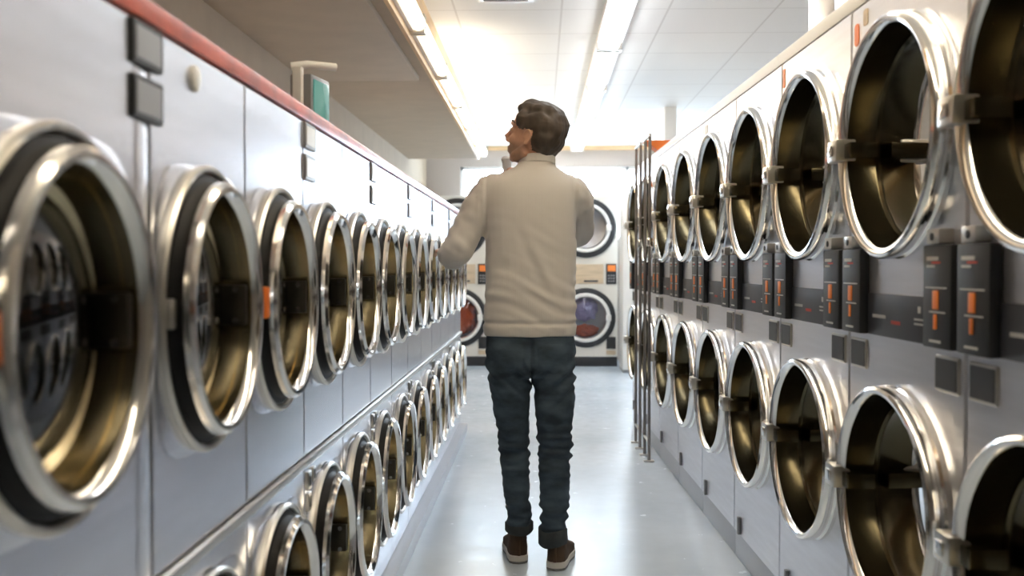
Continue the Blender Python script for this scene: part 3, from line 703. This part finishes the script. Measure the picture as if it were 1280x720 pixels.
for v in b.verts:
    p = v.co; d = 0.
    # soft sagging folds: stronger above the hem and at the inner elbow / armpits
    hemf = math.exp(-((p.z-.99)/.09)**2) + .35*math.exp(-((p.z-1.18)/.14)**2)
    if abs(p.x+.04) < .2:
        d += hemf*.010*noise.noise(Vector((p.x*6+3, p.y*5, p.z*30 + sin(p.x*9)*2.0)))
        d += .0045*noise.noise(Vector((p.x*9, p.y*5, p.z*6+4)))
        # long diagonal creases down the back
        d += .005*math.exp(-(((p.x-.0)+(p.z-1.15)*.45)/.02)**2)*max(0,1-abs(p.z-1.15)/.17)
        d -= .005*math.exp(-(((p.x+.03)+(p.z-1.15)*.45)/.02)**2)*max(0,1-abs(p.z-1.15)/.17)
        d -= .006*math.exp(-((p.z-.925)/.008)**2)          # top of the rib
    if p.x < -.22 or p.x > .14 or p.y > .13:
        d += .007*noise.noise(Vector((p.x*20+p.z*16, p.y*26, p.z*22)))
    # armhole seam
    for sx in (-.205, .130):
        if p.z > 1.24: d -= .004*math.exp(-((p.x-sx-(.0))/.006)**2)
    v.co = p + v.normal*d
sw = obj('sweater', b, KNIT, man, 80)
bm = bmesh.new()     # collar ring
L = []
for z, o_ in ((1.522,.006),(1.540,.006),(1.550,.0045),(1.551,-.001),(1.545,-.004),(1.525,-.004)):
    L.append([bm.verts.new((-.014 + (.064+o_)*cos(2*pi*k/48), .008 + (.061+o_)*sin(2*pi*k/48), z - .010*sin(2*pi*k/48))) for k in range(48)])
for A, C in zip(L, L[1:]+[L[0]]):
    for k in range(48): bm.faces.new((A[k], A[(k+1)%48], C[(k+1)%48], C[k]))
obj('collar', bm, KNIT, man, 60)

# --- jeans
DENIM, nt, bb = nodes_mat('dark_denim')
bb.inputs['Roughness'].default_value = .85
tc = nt.nodes.new('ShaderNodeTexCoord')
nz = nt.nodes.new('ShaderNodeTexNoise'); nz.inputs['Scale'].default_value = 9; nz.inputs['Detail'].default_value = 8
mp = nt.nodes.new('ShaderNodeMapping'); mp.inputs['Scale'].default_value = (1,1,2.2)
nt.links.new(tc.outputs['Object'], mp.inputs['Vector']); nt.links.new(mp.outputs['Vector'], nz.inputs['Vector'])
r = nt.nodes.new('ShaderNodeValToRGB'); r.color_ramp.elements[0].position = .35; r.color_ramp.elements[1].position = .75
r.color_ramp.elements[0].color = (.020,.034,.050,1); r.color_ramp.elements[1].color = (.080,.118,.155,1)
nt.links.new(nz.outputs['Fac'], r.inputs['Fac']); nt.links.new(r.outputs['Color'], bb.inputs['Base Color'])
n2 = nt.nodes.new('ShaderNodeTexNoise'); n2.inputs['Scale'].default_value = 320; nt.links.new(tc.outputs['Object'], n2.inputs['Vector'])
bp = nt.nodes.new('ShaderNodeBump'); bp.inputs['Strength'].default_value = .3; bp.inputs['Distance'].default_value = .001
nt.links.new(n2.outputs['Fac'], bp.inputs['Height']); nt.links.new(bp.outputs['Normal'], bb.inputs['Normal'])
bm = bmesh.new()
rings(bm, spline([(-.040,0,.925,.158,.104),(-.040,0,.88,.166,.108),(-.039,-.004,.82,.171,.113),(-.036,-.004,.76,.170,.112),(-.034,0,.72,.150,.095)], 3), 36, 2.5)
rings(bm, spline([(-.118,-.002,.80,.080,.100),(-.120,-.002,.72,.079,.098),(-.117,0,.66,.074,.090),(-.110,.006,.57,.066,.080),(-.101,.012,.48,.058,.070),(-.098,.016,.42,.055,.064),(-.097,.022,.34,.053,.062),(-.092,.034,.25,.050,.060),(-.085,.044,.17,.046,.058),(-.083,.048,.135,.047,.060)], 4), 28, 2.3)
rings(bm, spline([(.050,-.002,.80,.080,.100),(.052,-.004,.72,.080,.098),(.053,-.008,.66,.077,.090),(.052,-.014,.57,.071,.080),(.053,-.020,.48,.064,.070),(.052,-.026,.42,.062,.064),(.052,-.028,.34,.058,.062),(.052,-.030,.25,.055,.060),(.048,-.032,.17,.049,.058),(.046,-.034,.125,.048,.060)], 4), 28, 2.3)
b = solidify(bm, .0055, 4, 'jeans')
b.normal_update()
for v in b.verts:
    p = v.co; d = 0.
    knee = math.exp(-((p.z-.43)/.09)**2); ank = math.exp(-((p.z-.19)/.08)**2); hip = math.exp(-((p.z-.72)/.08)**2)
    sgn = -1 if p.x < -.036 else 1
    d += (knee*1.1 + .25)*.013*noise.noise(Vector((p.x*8+sgn*4, p.y*9, p.z*44)))
    d += ank*.014*noise.noise(Vector((p.x*12, p.y*14+sgn, p.z*46)))
    d += hip*.018*noise.noise(Vector((p.x*10+sgn*3, p.y*6, (p.z - abs(p.x+.036)*.9)*38)))
    d += .004*noise.noise(p*14)
    if p.y < -.02 and p.z > .70: d -= .012*math.exp(-((p.x+.036)/.008)**2)*(.5+.5*(p.z<.84))
    v.co = p + v.normal*d
jeans = obj('jeans', b, DENIM, man, 80)
DENIM2 = pmat('denim_cuff', (.035,.042,.045), .85, bump=.5, bscale=200, var=.2, vscale=30)
for (cx, cy, z0, z1, rx, ry) in ((-.083,.048,.118,.146,.049,.061), (.046,-.034,.094,.146,.049,.061)):
    bm = bmesh.new(); L = []
    for z, o_ in ((z0,0),(z0-.004,.003),(z0,.006),(z1,.006),(z1+.004,.002),(z1,-.003),(z0,-.004)):
        L.append([bm.verts.new((cx+(rx+o_)*cos(2*pi*k/36), cy+(ry+o_)*sin(2*pi*k/36), z+.005*sin(2*pi*k/36*2+cx*60)+.003*noise.noise(Vector((cos(k/36*6.28)*2,sin(k/36*6.28)*2,cx*30))))) for k in range(36)])
    for A, C in zip(L, L[1:]+[L[0]]):
        for k in range(36): bm.faces.new((A[k], A[(k+1)%36], C[(k+1)%36], C[k]))
    obj('trouser_cuff', bm, DENIM2, man, 60)
# back pockets laid on the seat of the jeans
bvh = BVHTree.FromObject(jeans, bpy.context.evaluated_depsgraph_get())
for s in (-1, 1):
    bm = bmesh.new(); cx = -.038 + s*.083; G = []
    for i in range(11):
        row = []
        for j in range(11):
            u, w_ = i/10*2-1, j/10
            x = cx + u*.058*(1-.10*(1-w_)); z = .735 + w_*.115 + (0 if j else abs(u)*.018)*1.0
            if j == 0: z = .735 + abs(u)*.020
            hit = bvh.ray_cast(Vector((x,-.5,z)), Vector((0,1,0)))[0]
            y = hit.y if hit else -.1
            edge = i in (0,10) or j in (0,10)
            row.append(bm.verts.new((x, y - (.0002 if edge else .0042), z)))
        G.append(row)
    for i in range(10):
        for j in range(10): bm.faces.new((G[i][j], G[i+1][j], G[i+1][j+1], G[i][j+1]))
    obj('back_pocket', bm, DENIM, man, 60)

# --- shoes
SUEDE = pmat('brown_suede', (.085,.050,.028), .85, bump=.5, bscale=120, var=.25, vscale=20)
SOLE = pmat('white_sole', (.66,.63,.57), .55, bump=.1)
SOLEG = pmat('grey_outsole', (.20,.20,.20), .7, bump=.2)
def shoe(x, y, rz, name_side):
    M = Matrix.Translation(Vector((x, y, 0))) @ Matrix.Rotation(rz, 4, 'Z')
    def outline(t):      # half widths along the foot, heel at 0
        w = [(0,.0),(.006,.020),(.02,.033),(.06,.038),(.12,.038),(.19,.048),(.23,.044),(.26,.030),(.275,.012),(.28,.0)]
        for (a, wa), (b_, wb) in zip(w, w[1:]):
            if a <= t <= b_: return wa + (wb-wa)*(t-a)/(b_-a)
        return 0
    N = 28; ts = [.28*(.5-.5*cos(pi*i/N)) for i in range(N+1)]
    def slab(z0, z1, ex, bmx):
        A = []; 
        for z, e in ((z0,ex-.002),(z0+.004,ex),(z1-.003,ex),(z1,ex-.003)):
            loop = [(t, outline(t)) for t in ts] + [(t, -outline(t)) for t in ts[-2:0:-1]]
            cx = .13
            A.append([bmx.verts.new(M @ Vector((w_*(1+e/.045), cx+(t-cx)*(1+e/.14), z))) for t, w_ in loop])
        for P_, Q_ in zip(A, A[1:]):
            for i in range(len(P_)): bmx.faces.new((P_[i], P_[(i+1)%len(P_)], Q_[(i+1)%len(P_)], Q_[i]))
        bmx.faces.new(A[0][::-1]); bmx.faces.new(A[-1]); return bmx
    up = bmesh.new(); L = []
    for zz, sc, top in ((.028,1.0,0),(.045,1.0,0),(.06,.97,.06),(.075,.92,.12),(.09,.88,.16),(.115,.86,.175),(.135,.84,.178)):
        row = []
        lim = .28 - top*.86
        loop = [(t, 1) for t in ts] + [(t, -1) for t in ts[-2:0:-1]]
        for t, sg in loop:
            w_ = outline(t)*sc; tt = t*(lim/.28)
            w_ = min(w_, .040*sc*sqrt(max(0, 1-((tt-lim*.5)/(lim*.5+1e-6))**4))) if top > .1 else w_
            row.append(up.verts.new(M @ Vector((sg*w_, .004+tt, zz))))
        L.append(row)
    for P_, Q_ in zip(L, L[1:]):
        for i in range(len(P_)): up.faces.new((P_[i], P_[(i+1)%len(P_)], Q_[(i+1)%len(P_)], Q_[i]))
    up.faces.new(L[0][::-1]); up.faces.new(L[-1])
    sh = obj('shoe', up, SUEDE, man, 70)
    obj('midsole', slab(.009, .031, .004, bmesh.new()), SOLE, sh); obj('outsole', slab(.0, .0095, .003, bmesh.new()), SOLEG, sh)
    bm = bmesh.new(); tube(bm, [M @ Vector((0,-.003,.034)), M @ Vector((0,-.001,.075)), M @ Vector((0,.006,.115))], [.007,.006,.006], 10); obj('heel_strip', bm, SUEDE, sh)
shoe(-.083, .0, radians(6), 'a'); shoe(.054, -.085, radians(-9), 'b')

# the cup in his raised hand
cp = empty('paper_cup', (-.136, PY+.232, 1.534), cat='cup', label='small white cup held up just below the chin of the man')
def vlathe(prof, n=32):
    bm = bmesh.new(); R = [[bm.verts.new((r*cos(2*pi*k/n), r*sin(2*pi*k/n), z)) for k in range(n)] for r, z in prof]
    for A, C in zip(R, R[1:]):
        for k in range(n): bm.faces.new((A[k], A[(k+1)%n], C[(k+1)%n], C[k]))
    bm.faces.new(R[0][::-1]); bm.faces.new(R[-1]); return bm
obj('cup_body', vlathe([(.015,-.016),(.0155,-.014),(.021,.028)]), WHITE, cp)
obj('lid', vlathe([(.0225,.027),(.0235,.030),(.0225,.035),(.019,.038),(.018,.042),(.016,.043)]), WHITE, cp)

# ------------------------------------------------------------------ light and world
wd = bpy.data.worlds.new('daylight'); S.world = wd; wd.use_nodes = True
bg = wd.node_tree.nodes['Background']; bg.inputs[0].default_value = (.74,.87,1.0,1); bg.inputs[1].default_value = 24
def portal(name, loc, rot, sx, sy):
    l = bpy.data.lights.new(name, 'AREA'); l.shape = 'RECTANGLE'; l.size = sx; l.size_y = sy; l.cycles.is_portal = True
    o = bpy.data.objects.new(name, l); COL.objects.link(o); o.location = loc; o.rotation_euler = rot
portal('back_window_portal', ((WX0+WX1)/2, YB+.13, (WZ0+WZ1)/2), (-pi/2,0,0), WX1-WX0, WZ1-WZ0)

S.view_settings.view_transform = 'Standard'; S.view_settings.look = 'None'; S.view_settings.gamma = 1
S.view_settings.exposure = .5
S.view_settings.use_curve_mapping = False
